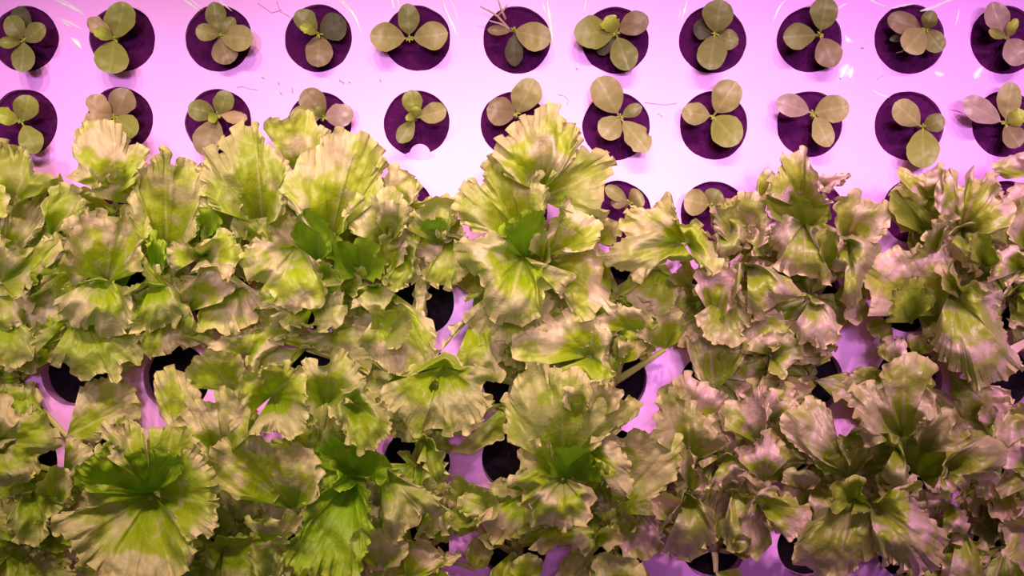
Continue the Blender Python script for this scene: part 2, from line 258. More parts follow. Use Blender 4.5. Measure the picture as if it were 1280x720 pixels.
GAPS = [(530,232,9),(508,370,12),(540,385,18),(560,400,16),(570,430,14),(525,450,16),(395,440,9),(420,442,9),(75,475,18),(100,495,10),(200,462,16),(185,505,10),(190,535,8),
 (575,590,8),(590,595,8),(620,575,20),(508,570,10),(575,690,10),(588,715,8),(790,470,14),(800,495,8),(805,520,10),(866,457,12),(690,702,12),(828,712,14),(895,690,14),
 (1070,435,18),(1050,525,12),(1187,476,6),(1085,712,12),(948,714,8),(1112,304,14),(1117,350,12),(1107,378,6),(1128,396,10),(1262,460,18),(1172,458,7),(72,580,8),(840,455,14),
 (785,290,6),(885,290,6),(622,470,10),(65,715,8)]
# seedlings: hole (x,y,r), stem point, leaves (tipx, tipy, width, z_tip, tone), in crops S0..S3 (3x)
SC = {0: (0, 0, 3.0), 1: (320, 0, 3.0), 2: (640, 0, 3.0), 3: (960, 0, 3.0)}
SEEDS = [
 ((32,48.5,41.5), 0, (90,155), [(72,22,85,18,'d'),(28,62,84,34,'o'),(-6,160,50,44,'g'),(168,95,80,40,'o'),(80,272,95,46,'o')], 'leftmost seedling in the top row, five olive leaves, cut by the picture edge'),
 ((153,48,41.5), 0, (430,148), [(468,6,128,42,'g'),(410,277,136,44,'g'),(328,70,66,40,'p'),(352,112,52,48,'y')], 'seedling with two large green leaves, second from the left in the top row'),
 ((273,48,42), 0, (822,135), [(800,6,82,34,'o'),(734,108,74,44,'t'),(878,66,60,34,'o'),(950,145,106,48,'t'),(862,240,108,28,'b')], 'seedling with five rounded leaves in the third hole of the top row'),
 ((398,48,42), 1, (237,128), [(150,42,86,40,'o'),(336,78,112,20,'d'),(232,252,108,26,'b'),(165,98,42,52,'y')], 'seedling with two dusky leaves and a bright curled one, fourth in the top row'),
 ((522,48,41), 1, (575,145), [(426,135,112,46,'t'),(568,12,88,40,'o'),(720,125,112,46,'t')], 'seedling with three leaves spread like a clover, fifth in the top row'),
 ((646,50,42.5), 2, (8,115), [(146,152,124,42,'t'),(10,250,70,12,'d'),(-92,112,44,36,'b')], 'seedling with dry twiggy stems and one wide leaf, sixth in the top row'),
 ((769,50,42), 2, (390,125), [(231,120,132,44,'g'),(510,62,98,40,'b'),(440,264,108,44,'o'),(355,60,76,50,'y'),(325,205,60,12,'d')], 'seedling with a bright crumpled centre between three round leaves, seventh in the top row'),
 ((891,50,42), 2, (762,128), [(785,-2,126,44,'o'),(738,262,120,46,'o'),(848,165,80,24,'o'),(682,92,90,12,'d')], 'seedling with one leaf straight up and one straight down, eighth in the top row'),
 ((1012,50,41), 3, (195,130), [(56,140,104,44,'o'),(222,-12,114,42,'d2'),(250,250,105,36,'b')], 'seedling with three drooping dusky leaves, ninth in the top row'),
 ((1137,49,44), 3, (590,110), [(448,68,92,28,'b'),(512,190,112,50,'t'),(655,190,90,34,'o'),(620,40,66,44,'o'),(455,150,40,16,'d')], 'seedling with a pale round leaf over four darker ones, tenth in the top row'),
 ((1256,50,43), 3, (895,145), [(835,8,100,42,'p2'),(828,112,42,46,'g'),(935,70,44,50,'y'),(960,238,112,40,'p2')], 'rightmost seedling in the top row with purplish leaves'),
 ((31,153,41.5), 0, (82,457), [(112,357,104,44,'g'),(-30,420,70,48,'y'),(140,575,100,30,'g')], 'seedling with a yellow-green side leaf, leftmost in the second row'),
 ((150,150,41), 0, (430,440), [(325,366,80,46,'p'),(316,458,84,46,'p'),(480,333,110,36,'b'),(512,505,98,44,'g')], 'seedling with brownish pink folded leaves, second from the left in the second row'),
 ((273,153,41.5), 0, (818,430), [(704,400,88,44,'o'),(856,340,84,40,'o'),(755,582,118,40,'b'),(928,445,56,34,'p'),(780,450,40,50,'y')], 'seedling with four leaves and a small bright centre, third in the second row'),
 ((400,155,40), 1, (255,440), [(180,336,106,42,'b'),(366,425,98,38,'p2'),(128,430,80,48,'t'),(230,400,40,40,'g')], 'half-covered brownish seedling, fourth from the left in the second row'),
 ((521,154,41), 1, (598,442), [(578,337,84,42,'g'),(714,410,82,44,'t'),(535,535,66,40,'o'),(600,400,44,52,'y'),(560,440,34,52,'y')], 'seedling with three small spread leaves above a notched hole, fifth in the second row'),
 ((642,155,41), 2, (18,425), [(-95,408,116,40,'b'),(85,296,122,46,'t')], 'seedling with two round leaves touching the top of the big centre lettuce'),
 ((770,158,42), 2, (405,440), [(320,290,136,48,'t'),(335,512,104,46,'t'),(512,570,92,48,'r'),(487,398,54,34,'o')], 'seedling with a torn ragged leaf at its lower right, seventh in the second row'),
 ((892,157,42.5), 2, (755,436), [(636,420,94,44,'t'),(842,306,124,46,'t'),(850,538,132,46,'g')], 'seedling with three large flat leaves, eighth in the second row'),
 ((1012,155,41), 3, (170,425), [(30,378,94,44,'p2'),(305,395,112,46,'t'),(232,550,92,44,'t')], 'seedling with a lilac left leaf and folded right leaf, ninth in the second row'),
 ((1136,157,43), 3, (580,478), [(475,385,112,44,'t'),(664,445,78,42,'o'),(582,632,136,48,'g')], 'seedling whose largest leaf hangs onto a lilac lettuce leaf, tenth in the second row'),
 ((1257,155,42), 3, (890,465), [(730,375,104,46,'p2'),(915,306,100,44,'t'),(970,425,70,50,'y'),(945,550,92,44,'b')], 'rightmost seedling in the second row with a smooth lilac leaf to its left'),
 ((772,268,42), 2, (440,760), [(350,700,56,40,'t'),(490,730,84,40,'t'),(370,760,50,30,'b')], 'small seedling half hidden behind the big centre lettuce in the third row'),
 ((892,268,42), 2, (740,770), [(645,745,108,40,'t'),(775,712,80,22,'o')], 'small seedling half hidden behind the star-shaped pink lettuce leaf in the third row'),
]
OTHER_HOLES = [(31,266,41),(153,266,41),(274,266,41),(399,266,41),(500,262,41),(643,266,41),(1013,266,42),(1143,264,41),(1258,268,42),
 (31,372,41),(153,372,41),(274,372,41),(399,372,41),(526,378,42),(643,372,41),(768,372,41),(892,372,41),(1013,372,41),(1137,374,41),(1257,372,41),
 (-30,472,41),(93,467,41),(221,473,42),(400,474,42),(525,474,42),(643,474,41),(767,475,42),(892,482,42),(1013,474,41),(1137,475,41),(1256,474,41),
 (31,577,41),(153,577,41),(276,577,41),(399,577,41),(521,577,41),(643,575,41),(766,577,41),(892,577,41),(1013,577,41),(1137,577,41),(1257,577,41),
 (31,683,41),(153,683,41),(276,683,41),(399,683,41),(521,683,41),(643,683,41),(766,683,41),(892,683,41),(1013,683,41),(1137,683,41),(1257,683,41)]
def LIGHTS():
    PINK = (1.0, 0.68, 1.0)
    for x in (-60, 250, 520, 790, 1060, 1340):
        spot('grow_lamp', x, 100, 1.30, x, 215, 22.5, PINK, 21, 1.0, .03)
    for x in (-100, 200, 450, 700):
        spot('warm_lamp', x + 40, -480, 1.00, x, 460, 18.5, (1.0, .77, .58), 40, 1.0, .02)
    for x in (900, 1150, 1400):
        spot('pink_lamp', x, -480, 1.00, x, 455, 18, (1.0, .61, .86), 40, 1.0, .02)
    for x, p in ((180, 5), (460, 5), (820, 7), (1110, 9)):
        spot('violet_sheen_fill', x, 200, 1.70, x, 400, p, (1.0, .52, 1.0), 36, 1.0, .03)  # added overhead fill, put in to give the leaves a pink sheen
S = 0.00061          # metres per unit; 1 unit = one photo pixel at panel height
HC = 1800.0          # camera height in units
TAU = 2 * math.pi
scene = bpy.context.scene
COL = scene.collection
def W(px, py, z):
    k = (HC - z) / HC * S
    return np.stack([(px - 640) * k, -(py - 360) * k, z * S + px * 0], -1)
# ---------- noise ----------
def _h(ix, iy, seed):
    n = (ix.astype(np.int64) * 374761393 + iy.astype(np.int64) * 668265263 + seed * 974634777) & 0xffffffff
    n = ((n ^ (n >> 13)) * 1274126177) & 0xffffffff
    return ((n ^ (n >> 16)) & 0xffff) / 32767.5 - 1.0
def noise(x, y, seed=0):
    x = np.asarray(x, float); y = np.asarray(y, float) + 0 * x
    ix = np.floor(x); iy = np.floor(y); fx = x - ix; fy = y - iy
    fx = fx * fx * (3 - 2 * fx); fy = fy * fy * (3 - 2 * fy)
    a = _h(ix, iy, seed); b = _h(ix + 1, iy, seed); c = _h(ix, iy + 1, seed); d = _h(ix + 1, iy + 1, seed)
    return (a * (1 - fx) + b * fx) * (1 - fy) + (c * (1 - fx) + d * fx) * fy
# ---------- object helpers ----------
def mesh_obj(name, verts, faces, mat, parent=None, origin=None, attrs=None, smooth=True):
    me = bpy.data.meshes.new(name)
    v = np.asarray(verts, float)
    if origin is not None: v = v - np.asarray(origin)
    me.from_pydata(v.tolist(), [], [tuple(f) for f in faces])
    if smooth: me.polygons.foreach_set('use_smooth', [True] * len(me.polygons))
    if attrs:
        for k, a in attrs.items():
            at = me.attributes.new(k, 'FLOAT', 'POINT'); at.data.foreach_set('value', np.asarray(a, 'f'))
    me.materials.append(mat); me.update()
    o = bpy.data.objects.new(name, me); COL.objects.link(o)
    if parent is not None: o.parent = parent
    elif origin is not None: o.location = origin
    return o
def empty(name, loc, label, cat, group=None):
    o = bpy.data.objects.new(name, None); COL.objects.link(o); o.location = loc
    o.empty_display_size = 0.01
    o['label'] = label; o['category'] = cat
    if group: o['group'] = group
    return o
# ---------- materials ----------
def newmat(name):
    m = bpy.data.materials.new(name); m.use_nodes = True
    nt = m.node_tree; nt.nodes.clear()
    return m, nt, nt.nodes, nt.links
def leaf_material(name, base, margin, vein, rough=0.42, spec=0.8, transl=0.35, tcol=(0.30, 0.55, 0.02), coat=0.0, bump=0.5, pale=0.35, inner=None, dark=(0.2, 0.3, 0.01), rim=None):
    m, nt, N, Lk = newmat(name)
    out = N.new('ShaderNodeOutputMaterial')
    pb = N.new('ShaderNodeBsdfPrincipled'); tr = N.new('ShaderNodeBsdfTranslucent'); mix = N.new('ShaderNodeMixShader')
    am = N.new('ShaderNodeAttribute'); am.attribute_name = 'margin'
    av = N.new('ShaderNodeAttribute'); av.attribute_name = 'vein'
    at = N.new('ShaderNodeAttribute'); at.attribute_name = 'tone'
    tc = N.new('ShaderNodeTexCoord')
    n1 = N.new('ShaderNodeTexNoise'); n1.inputs['Scale'].default_value = 38; n1.inputs['Detail'].default_value = 3
    n2 = N.new('ShaderNodeTexNoise'); n2.inputs['Scale'].default_value = 420; n2.inputs['Detail'].default_value = 3
    Lk.new(tc.outputs['Object'], n1.inputs['Vector']); Lk.new(tc.outputs['Object'], n2.inputs['Vector'])
    def mixc(fac, a, b):
        x = N.new('ShaderNodeMix'); x.data_type = 'RGBA'
        if isinstance(fac, (int, float)): x.inputs[0].default_value = fac
        else: Lk.new(fac, x.inputs[0])
        for i, c in ((6, a), (7, b)):
            if isinstance(c, tuple): x.inputs[i].default_value = (*c, 1)
            else: Lk.new(c, x.inputs[i])
        return x.outputs[2]
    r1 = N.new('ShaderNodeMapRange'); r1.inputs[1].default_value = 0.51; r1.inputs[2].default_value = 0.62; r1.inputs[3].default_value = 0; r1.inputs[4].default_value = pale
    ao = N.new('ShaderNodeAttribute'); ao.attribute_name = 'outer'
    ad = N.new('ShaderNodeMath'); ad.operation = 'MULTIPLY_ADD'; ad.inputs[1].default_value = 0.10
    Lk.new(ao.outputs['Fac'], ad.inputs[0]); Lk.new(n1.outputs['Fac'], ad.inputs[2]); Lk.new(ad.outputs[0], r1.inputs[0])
    c = mixc(r1.outputs[0], base, margin)  # lettuce: pinkish sheen put into the base colour as patches, denser outward
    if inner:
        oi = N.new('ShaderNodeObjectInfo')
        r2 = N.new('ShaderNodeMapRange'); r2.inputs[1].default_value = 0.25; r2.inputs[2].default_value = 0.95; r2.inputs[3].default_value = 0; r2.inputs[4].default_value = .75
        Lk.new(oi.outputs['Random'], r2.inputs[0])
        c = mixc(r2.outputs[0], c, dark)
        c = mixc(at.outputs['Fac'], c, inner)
    else:
        c = mixc(at.outputs['Fac'], c, margin)
    mm = N.new('ShaderNodeMath'); mm.operation = 'MULTIPLY'; mm.inputs[1].default_value = 0.7; Lk.new(am.outputs['Fac'], mm.inputs[0])
    c = mixc(mm.outputs[0], c, rim or margin)
    vm = N.new('ShaderNodeMath'); vm.operation = 'MULTIPLY'; vm.inputs[1].default_value = 0.6; Lk.new(av.outputs['Fac'], vm.inputs[0])
    c = mixc(vm.outputs[0], c, vein)
    Lk.new(c, pb.inputs['Base Color'])
    pb.inputs['Roughness'].default_value = rough
    pb.inputs['Specular IOR Level'].default_value = spec
    if coat:
        pb.inputs['Coat Weight'].default_value = coat; pb.inputs['Coat Roughness'].default_value = 0.4
    bp = N.new('ShaderNodeBump'); bp.inputs['Strength'].default_value = bump; bp.inputs['Distance'].default_value = 0.0006
    Lk.new(n2.outputs['Fac'], bp.inputs['Height']); Lk.new(bp.outputs[0], pb.inputs['Normal'])
    tr.inputs['Color'].default_value = (*tcol, 1)
    mix.inputs[0].default_value = transl
    Lk.new(pb.outputs[0], mix.inputs[1]); Lk.new(tr.outputs[0], mix.inputs[2]); Lk.new(mix.outputs[0], out.inputs[0])
    return m
def simple(name, colr, rough=0.6, spec=0.3, nscale=200, amt=0.3, bump=0.3, dist=0.001, coat=0):
    m, nt, N, Lk = newmat(name)
    out = N.new('ShaderNodeOutputMaterial'); pb = N.new('ShaderNodeBsdfPrincipled')
    tc = N.new('ShaderNodeTexCoord'); n = N.new('ShaderNodeTexNoise'); n.inputs['Scale'].default_value = nscale; n.inputs['Detail'].default_value = 4
    Lk.new(tc.outputs['Object'], n.inputs['Vector'])
    x = N.new('ShaderNodeMix'); x.data_type = 'RGBA'; Lk.new(n.outputs['Fac'], x.inputs[0])
    x.inputs[6].default_value = (*[v * (1 - amt) for v in colr], 1); x.inputs[7].default_value = (*[min(1, v * (1 + amt)) for v in colr], 1)
    Lk.new(x.outputs[2], pb.inputs['Base Color']); pb.inputs['Roughness'].default_value = rough; pb.inputs['Specular IOR Level'].default_value = spec
    pb.inputs['Coat Weight'].default_value = coat; pb.inputs['Coat Roughness'].default_value = 0.12
    b = N.new('ShaderNodeBump'); b.inputs['Strength'].default_value = bump; b.inputs['Distance'].default_value = dist
    Lk.new(n.outputs['Fac'], b.inputs['Height']); Lk.new(b.outputs[0], pb.inputs['Normal']); Lk.new(pb.outputs[0], out.inputs[0])
    return m
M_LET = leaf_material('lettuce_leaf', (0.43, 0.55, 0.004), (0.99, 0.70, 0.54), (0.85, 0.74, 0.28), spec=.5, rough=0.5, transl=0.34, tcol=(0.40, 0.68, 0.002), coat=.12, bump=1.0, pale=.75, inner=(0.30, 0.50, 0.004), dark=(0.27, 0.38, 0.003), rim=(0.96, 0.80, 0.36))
M_LETP = leaf_material('lettuce_leaf_pink_lit', (0.36, 0.44, 0.006), (0.97, 0.57, 0.64), (0.80, 0.55, 0.42), spec=.8, rough=0.48, transl=0.30, tcol=(0.36, 0.56, 0.003), coat=.25, bump=1.0, pale=.9, inner=(0.24, 0.42, 0.008), dark=(0.26, 0.30, 0.02), rim=(0.88, 0.68, 0.36))  # right-side copy, the pinker light there put into its colours
M_HEART = leaf_material('lettuce_inner_leaf', (0.32, 0.52, 0.004), (0.55, 0.66, 0.06), (0.5, 0.66, 0.1), spec=.5, rough=0.55, transl=0.36, tcol=(0.25, 0.62, 0.004), coat=.1, bump=1.0, pale=.3, inner=(0.16, 0.42, 0.006), dark=(0.3, 0.46, 0.01))
M_HEARTP = leaf_material('lettuce_inner_leaf_pink_lit', (0.26, 0.36, 0.008), (0.5, 0.5, 0.08), (0.5, 0.5, 0.12), spec=.5, rough=0.55, transl=0.34, tcol=(0.25, 0.45, 0.004), coat=.1, bump=1.0, pale=.4, inner=(0.16, 0.30, 0.006), dark=(0.22, 0.3, 0.01), rim=(0.7, 0.6, 0.2))  # right-side inner leaves, pinker light put into a duller green
M_SEED = {
 'o': leaf_material('seed_leaf_olive', (0.21, 0.215, 0.055), (0.30, 0.28, 0.09), (0.35, 0.36, 0.12), spec=.5, rough=0.5, transl=.15, tcol=(.2, .3, .03), pale=.5),
 'g': leaf_material('seed_leaf_green', (0.26, 0.285, 0.045), (0.37, 0.36, 0.1), (0.4, 0.42, 0.12), spec=.5, rough=0.5, transl=.15, tcol=(.25, .35, .03), pale=.5),
 'd': leaf_material('seed_leaf_dusky', (0.08, 0.075, 0.04), (0.10, 0.09, 0.05), (0.13, 0.11, 0.06), spec=.3, rough=0.6, transl=.08, pale=.5),
 'b': leaf_material('seed_leaf_brown', (0.25, 0.185, 0.085), (0.32, 0.23, 0.12), (0.36, 0.3, 0.14), spec=.5, rough=0.5, transl=.12, tcol=(.22, .2, .05), pale=.5),
 't': leaf_material('seed_leaf_tan', (0.34, 0.31, 0.10), (0.43, 0.37, 0.16), (0.5, 0.5, 0.2), spec=.5, rough=0.5, transl=.15, tcol=(.35, .4, .05), pale=.5),
 'p': leaf_material('seed_leaf_pinkish', (0.46, 0.32, 0.16), (0.58, 0.40, 0.24), (0.5, 0.4, 0.2), spec=.6, rough=0.5, transl=.15, tcol=(.4, .34, .08), pale=.5),
 'y': leaf_material('seed_leaf_young', (0.48, 0.58, 0.05), (0.6, 0.66, 0.1), (0.65, 0.68, 0.2), spec=.5, rough=0.45, transl=.25, pale=.5),
}
M_SEED['d2'] = M_SEED['o']
M_SEED['p2'] = leaf_material('seed_leaf_mauve', (0.38, 0.26, 0.20), (0.52, 0.34, 0.32), (0.48, 0.4, 0.28), spec=.7, rough=0.45, transl=.12, tcol=(.4, .3, .15), pale=.5)
M_SEED['r'] = M_SEED['t']
M_STEM = simple('seed_stem', (0.55, 0.50, 0.22), .5, .4, 300, .25)
M_TWIG = simple('dry_twig', (0.55, 0.38, 0.28), .7, .3, 400, .4)
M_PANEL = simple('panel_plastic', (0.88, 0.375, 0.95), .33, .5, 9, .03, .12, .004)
M_PLUG = simple('dark_sponge', (0.072, 0.004, 0.066), .85, .15, 260, .55, .9, .004)
M_PLUG_SHADED = simple('shaded_black_sponge', (0.008, 0.004, 0.008), .8, .12, 260, .5, .8, .004)  # blacker plug copy, shade of the lower holes put into its colour
M_CUP = simple('cup_plastic', (0.10, 0.03, 0.09), .6, .3, 100, .2, .2)
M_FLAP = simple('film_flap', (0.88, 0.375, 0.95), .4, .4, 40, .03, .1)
M_HAIR = simple('root_hair', (0.62, 0.42, 0.50), .6, .3, 300, .3)
M_GLINT = simple('painted_glint', (0.97, 0.93, 0.97), .25, .9, 60, .02, .3, .001, 1.0)
M_FLOOR = simple('tray_floor', (0.03, 0.02, 0.03), .8, .2, 20, .3)
# ---------- lettuce leaves ----------
def spline(pts, n_per=24):
    P = np.asarray(pts, float); Q = np.vstack([2 * P[0] - P[1], P, 2 * P[-1] - P[-2]])
    out = []
    t = np.linspace(0, 1, n_per, endpoint=False)[:, None]
    for i in range(1, len(Q) - 2):
        a, b, c, d = Q[i-1], Q[i], Q[i+1], Q[i+2]
        out.append(0.5 * ((2*b) + (c-a)*t + (2*a-5*b+4*c-d)*t*t + (3*b-a-3*c+d)*t**3))
    out.append(P[-1:]); return np.vstack(out)
def resample(C, n):
    d = np.r_[0, np.cumsum(np.hypot(*np.diff(C, axis=0).T))]
    s = np.linspace(0, d[-1], n)
    return np.stack([np.interp(s, d, C[:, 0]), np.interp(s, d, C[:, 1])], -1), s
def petiole(p0, p1, r0, r1, n=10, m=8):
    t = np.linspace(0, 1, n)[:, None]
    p0 = np.asarray(p0); p1 = np.asarray(p1)
    a = p0 + np.array([0, 0, 0.55 * (p1[2] - p0[2])])
    c = (1-t)**2 * p0 + 2*(1-t)*t * a + t*t * p1
    vs = []; fs = []
    for i in range(n):
        d = c[min(i+1, n-1)] - c[max(i-1, 0)]; d /= (np.linalg.norm(d) + 1e-9)
        s = np.cross(d, [0, 0, 1.0]); s = s / (np.linalg.norm(s) + 1e-9) if np.linalg.norm(s) > 1e-4 else np.array([1., 0, 0])
        u = np.cross(s, d); r = r0 + (r1 - r0) * t[i, 0]
        for j in range(m):
            an = TAU * j / m; vs.append(c[i] + s * math.cos(an) * r * 1.5 + u * math.sin(an) * r * .7)
    for i in range(n - 1):
        for j in range(m): fs.append((i*m+j, i*m+(j+1) % m, (i+1)*m+(j+1) % m, (i+1)*m+j))
    return np.array(vs), fs
def make_leaf(hole, base, outline, zs, seed, frill=1.0, hole_cut=None, tone=0.0, tsc=2.5):
    rng = random.Random(seed)
    zb, zm, ze = zs
    up = lambda z: z if z < 40 else 40 + (z - 40) * 1.8
    zb, zm, ze = min(zb, 14 + zb * .4), up(zm), up(ze)
    C = spline(outline); per = np.hypot(*np.diff(C, axis=0).T).sum()
    nu = int(min(300, max(40, per / 1.5)))
    O, s = resample(C, nu)
    B = np.asarray(base, float)
    D = O - B; R = np.hypot(D[:, 0], D[:, 1]); Rm = R.max(); scale = min(1.0, (Rm + 15) / 70.0)
    nv = int(min(34, max(12, Rm / 3.2)))
    v = 1 - (1 - np.linspace(0, 1, nv + 1)[1:]) ** 1.35
    V = v[:, None]; u = np.linspace(0, 1, nu)[None, :]
    rad = D / (R[:, None] + 1e-6)
    tan = np.stack([-rad[:, 1], rad[:, 0]], -1)
    lam = rng.uniform(17, 32) * (0.6 + 0.4 * scale); ph0 = rng.uniform(0, TAU)
    sd = seed * 7 % 1000
    sw = s[None, :] + 16 * scale * (1 - V) * noise(s[None, :] / 40, V * 2.2 + 1.3, sd + 14) + 3 * noise(s[None, :] / 12, V * 7, sd + 15)
    phi = TAU * sw / lam + 3.4 * noise(sw / 30, 3.1 + 0 * sw, sd) + ph0
    amp = (0.55 + 0.55 * noise(s / 33, 9.7 + 0 * s, sd + 1)) * frill * scale
    A = 9.0 * amp
    lam2 = lam * .37
    phi2 = TAU * s / lam2 + 5 * noise(s / 14, 5.5 + 0 * s, sd + 2)
    tooth = (1 - np.abs(np.sin(phi2 / 2))) * tsc * frill * scale * (.7 + .6 * noise(s / 20, 7.7 + 0 * s, sd + 16)) - 1.0 * scale
    # endpoints of the margin taper into the base
    taper = np.clip(np.minimum(s, s[-1] - s) / 14, 0, 1)
    A = A * taper; tooth = tooth * taper
    wob = scale * taper * (8.0 * noise(s / 24, 2.2 + 0 * s, sd + 12) + 4.5 * noise(s / 10, 3.2 + 0 * s, sd + 13))
    dr = wob[None, :] * V ** 2 + (-0.38 * A[None, :] * np.cos(phi) + tooth[None, :]) * V ** 7
    dt = (0.7 * A[None, :] * np.sin(2 * phi)) * V ** 7
    X = B[0] + D[None, :, 0] * V + rad[None, :, 0] * dr + tan[None, :, 0] * dt
    Y = B[1] + D[None, :, 1] * V + rad[None, :, 1] * dr + tan[None, :, 1] * dt
    # height along the blade: quadratic through base, .6, edge
    q = np.polyfit([0, .68, 1], [zb, zm, ze], 2)
    Vz = V ** .72
    Z = q[0] * Vz * Vz + q[1] * Vz + q[2] + 0 * u
    far = np.clip(R / 60, 0, 1.3)[None, :]
    Z = Z + (1.3 * A[None, :] * np.sin(phi)) * V ** 8.5 + 4.0 * scale * V ** 14
    Z = Z + (1.9 * frill * np.sin(phi2))[None, :] * V ** 14 * scale
    npl = max(2, int(per / 48)); pw = rng.uniform(0, TAU)
    uw = u + 0.09 * noise(u * 5, V * 3.5, sd + 3)
    Z = Z + 19.0 * scale * V ** 1.5 * noise(sw / 36 + .9 * noise(V * 2.4, u * 3, sd + 8), V * 2.4 + 4.3, sd + 9)
    Z = Z + 9.0 * noise(X / 24, Y / 26, sd + 4) * V * scale
    Z = Z + 3.4 * noise(X / 10, Y / 10, sd + 5) * np.sqrt(V) + 1.1 * noise(X / 4.6, Y / 4.6, sd + 6)
    # veins: one midrib, side veins herringbone
    mid = 0.5 + rng.uniform(-.08, .08)
    arc = np.abs(u - mid) * per * V
    vein = np.exp(-(arc / (2.6 - 1.5 * V)) ** 2)
    Rl = (R[None, :] * V)
    f = (Rl * 1.0 - arc * 0.55) / 17.0 + 0.25 * noise(X / 20, Y / 20, sd + 7)
    side = np.exp(-((np.abs(f - np.round(f)) * 17) / 1.1) ** 2) * np.clip(1.15 - V * .6, 0, 1) * .8
    f2 = uw * (npl * 2 + 1)
    fan = np.exp(-(np.abs(f2 - np.round(f2)) * per / (npl * 2 + 1) * V / 1.2) ** 2) * .15
    vein = np.maximum(vein, np.maximum(side * .6, fan)) * np.clip(1.3 - V, 0, 1)
    Z = Z - 1.1 * vein
    Z = np.maximum(Z, 3 + 0.0 * Z)
    margin = np.clip(.35 * np.clip((V - .4) / .6, 0, 1) + 1.1 * np.clip((V - .90) / .08, 0, 1) + 0 * u, 0, 1)
    verts = W(X, Y, Z).reshape(-1, 3)
    b = W(B[0], B[1], np.array(zb - 1.4))
    verts = np.vstack([verts, b[None, :]])
    ib = nv * nu
    faces = []
    idx = np.arange(nv * nu).reshape(nv, nu)
    keep = None
    if hole_cut is not None:
        keep = np.hypot(X - hole_cut[0], Y - hole_cut[1]) > hole_cut[2]
    for i in range(nv - 1):
        for j in range(nu - 1):
            if keep is not None and not (keep[i, j] and keep[i+1, j] and keep[i, j+1] and keep[i+1, j+1]): continue
            faces.append((idx[i, j], idx[i, j+1], idx[i+1, j+1], idx[i+1, j]))
    for j in range(nu - 1): faces.append((ib, idx[0, j+1], idx[0, j]))
    mg = np.r_[margin.reshape(-1), 0]; vn = np.r_[vein.reshape(-1), 1]
    # petiole down to the planting hole
    hp = W(hole[0] + rng.uniform(-6, 6), hole[1] + rng.uniform(-6, 6), np.array(-27.0))
    pv, pf = petiole(hp, b, 4.2 * S * (0.6 + .4 * scale), 2.0 * S)
    off = len(verts); verts = np.vstack([verts, pv]); faces += [tuple(off + k for k in f_) for f_ in pf]
    mg = np.r_[mg, np.zeros(len(pv))]; vn = np.r_[vn, np.ones(len(pv))]
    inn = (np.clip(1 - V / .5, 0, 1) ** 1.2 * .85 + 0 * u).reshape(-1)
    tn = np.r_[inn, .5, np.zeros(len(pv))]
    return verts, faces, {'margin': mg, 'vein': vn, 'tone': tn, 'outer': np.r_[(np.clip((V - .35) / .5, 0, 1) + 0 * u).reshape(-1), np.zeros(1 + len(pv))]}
SMOOTH = {('D',(1010,240)),('H',(1010,270)),('F',(705,700)),('G',(870,400)),('H',(430,410)),('D',(190,330)),('G',(800,170)),('D',(690,320)),('C',(650,500)),('F',(800,200)),('H',(710,400)),('D',(1020,700)),('A',(-60,320))}
HEARTS = {('A',(600,440)),('A',(470,560)),('B',(235,500)),('B',(580,430)),('B',(365,540)),('C',(235,490)),('E',(445,490)),('E',(450,475)),('F',(335,430)),('F',(380,420)),('F',(335,420)),('G',(375,430)),('H',(440,430)),('H',(455,490)),('D',(375,530)),('D',(690,430)),('D',(290,400)),('D',(845,510)),('H',(640,420)),('D',(620,680))}
roots = {}; nleaf = {}
GRP = 'frilly lettuces planted in the lower rows of the panel'
for k, (hx, hy, lab) in PLANTS.items():
    roots[k] = empty('lettuce', W(hx, hy, np.array(0.0)).tolist(), lab, 'lettuce', GRP); nleaf[k] = 0
def add_leaf(k, base, outline, zs, seed, heart=False, **kw):
    hx, hy, _ = PLANTS[k]
    v, f, a = make_leaf((hx, hy), base, outline, zs, seed, tsc=2.5 if hx < 850 else 1.5, **kw)
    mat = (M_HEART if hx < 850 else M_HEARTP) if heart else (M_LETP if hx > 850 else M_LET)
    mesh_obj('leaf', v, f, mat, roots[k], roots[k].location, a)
    nleaf[k] += 1
for i, rec in enumerate(L):
    k, cr, base, out, zs = rec[:5]; opt = rec[5] if len(rec) > 5 else {}
    ox, oy, sc = CROPS[cr]
    T = lambda p: (ox + p[0] / sc, oy + p[1] / sc)
    hc = opt.get('hole')
    if hc: hc = (ox + hc[0] / sc, oy + hc[1] / sc, hc[2] / sc)
    add_leaf(k, T(base), [T(p) for p in out], zs, 100 + i, hole_cut=hc, tone=opt.get('tone', 0.0), heart=(cr, tuple(base)) in HEARTS, frill=.35 if (cr, tuple(base)) in SMOOTH else opt.get('frill', 1.0))
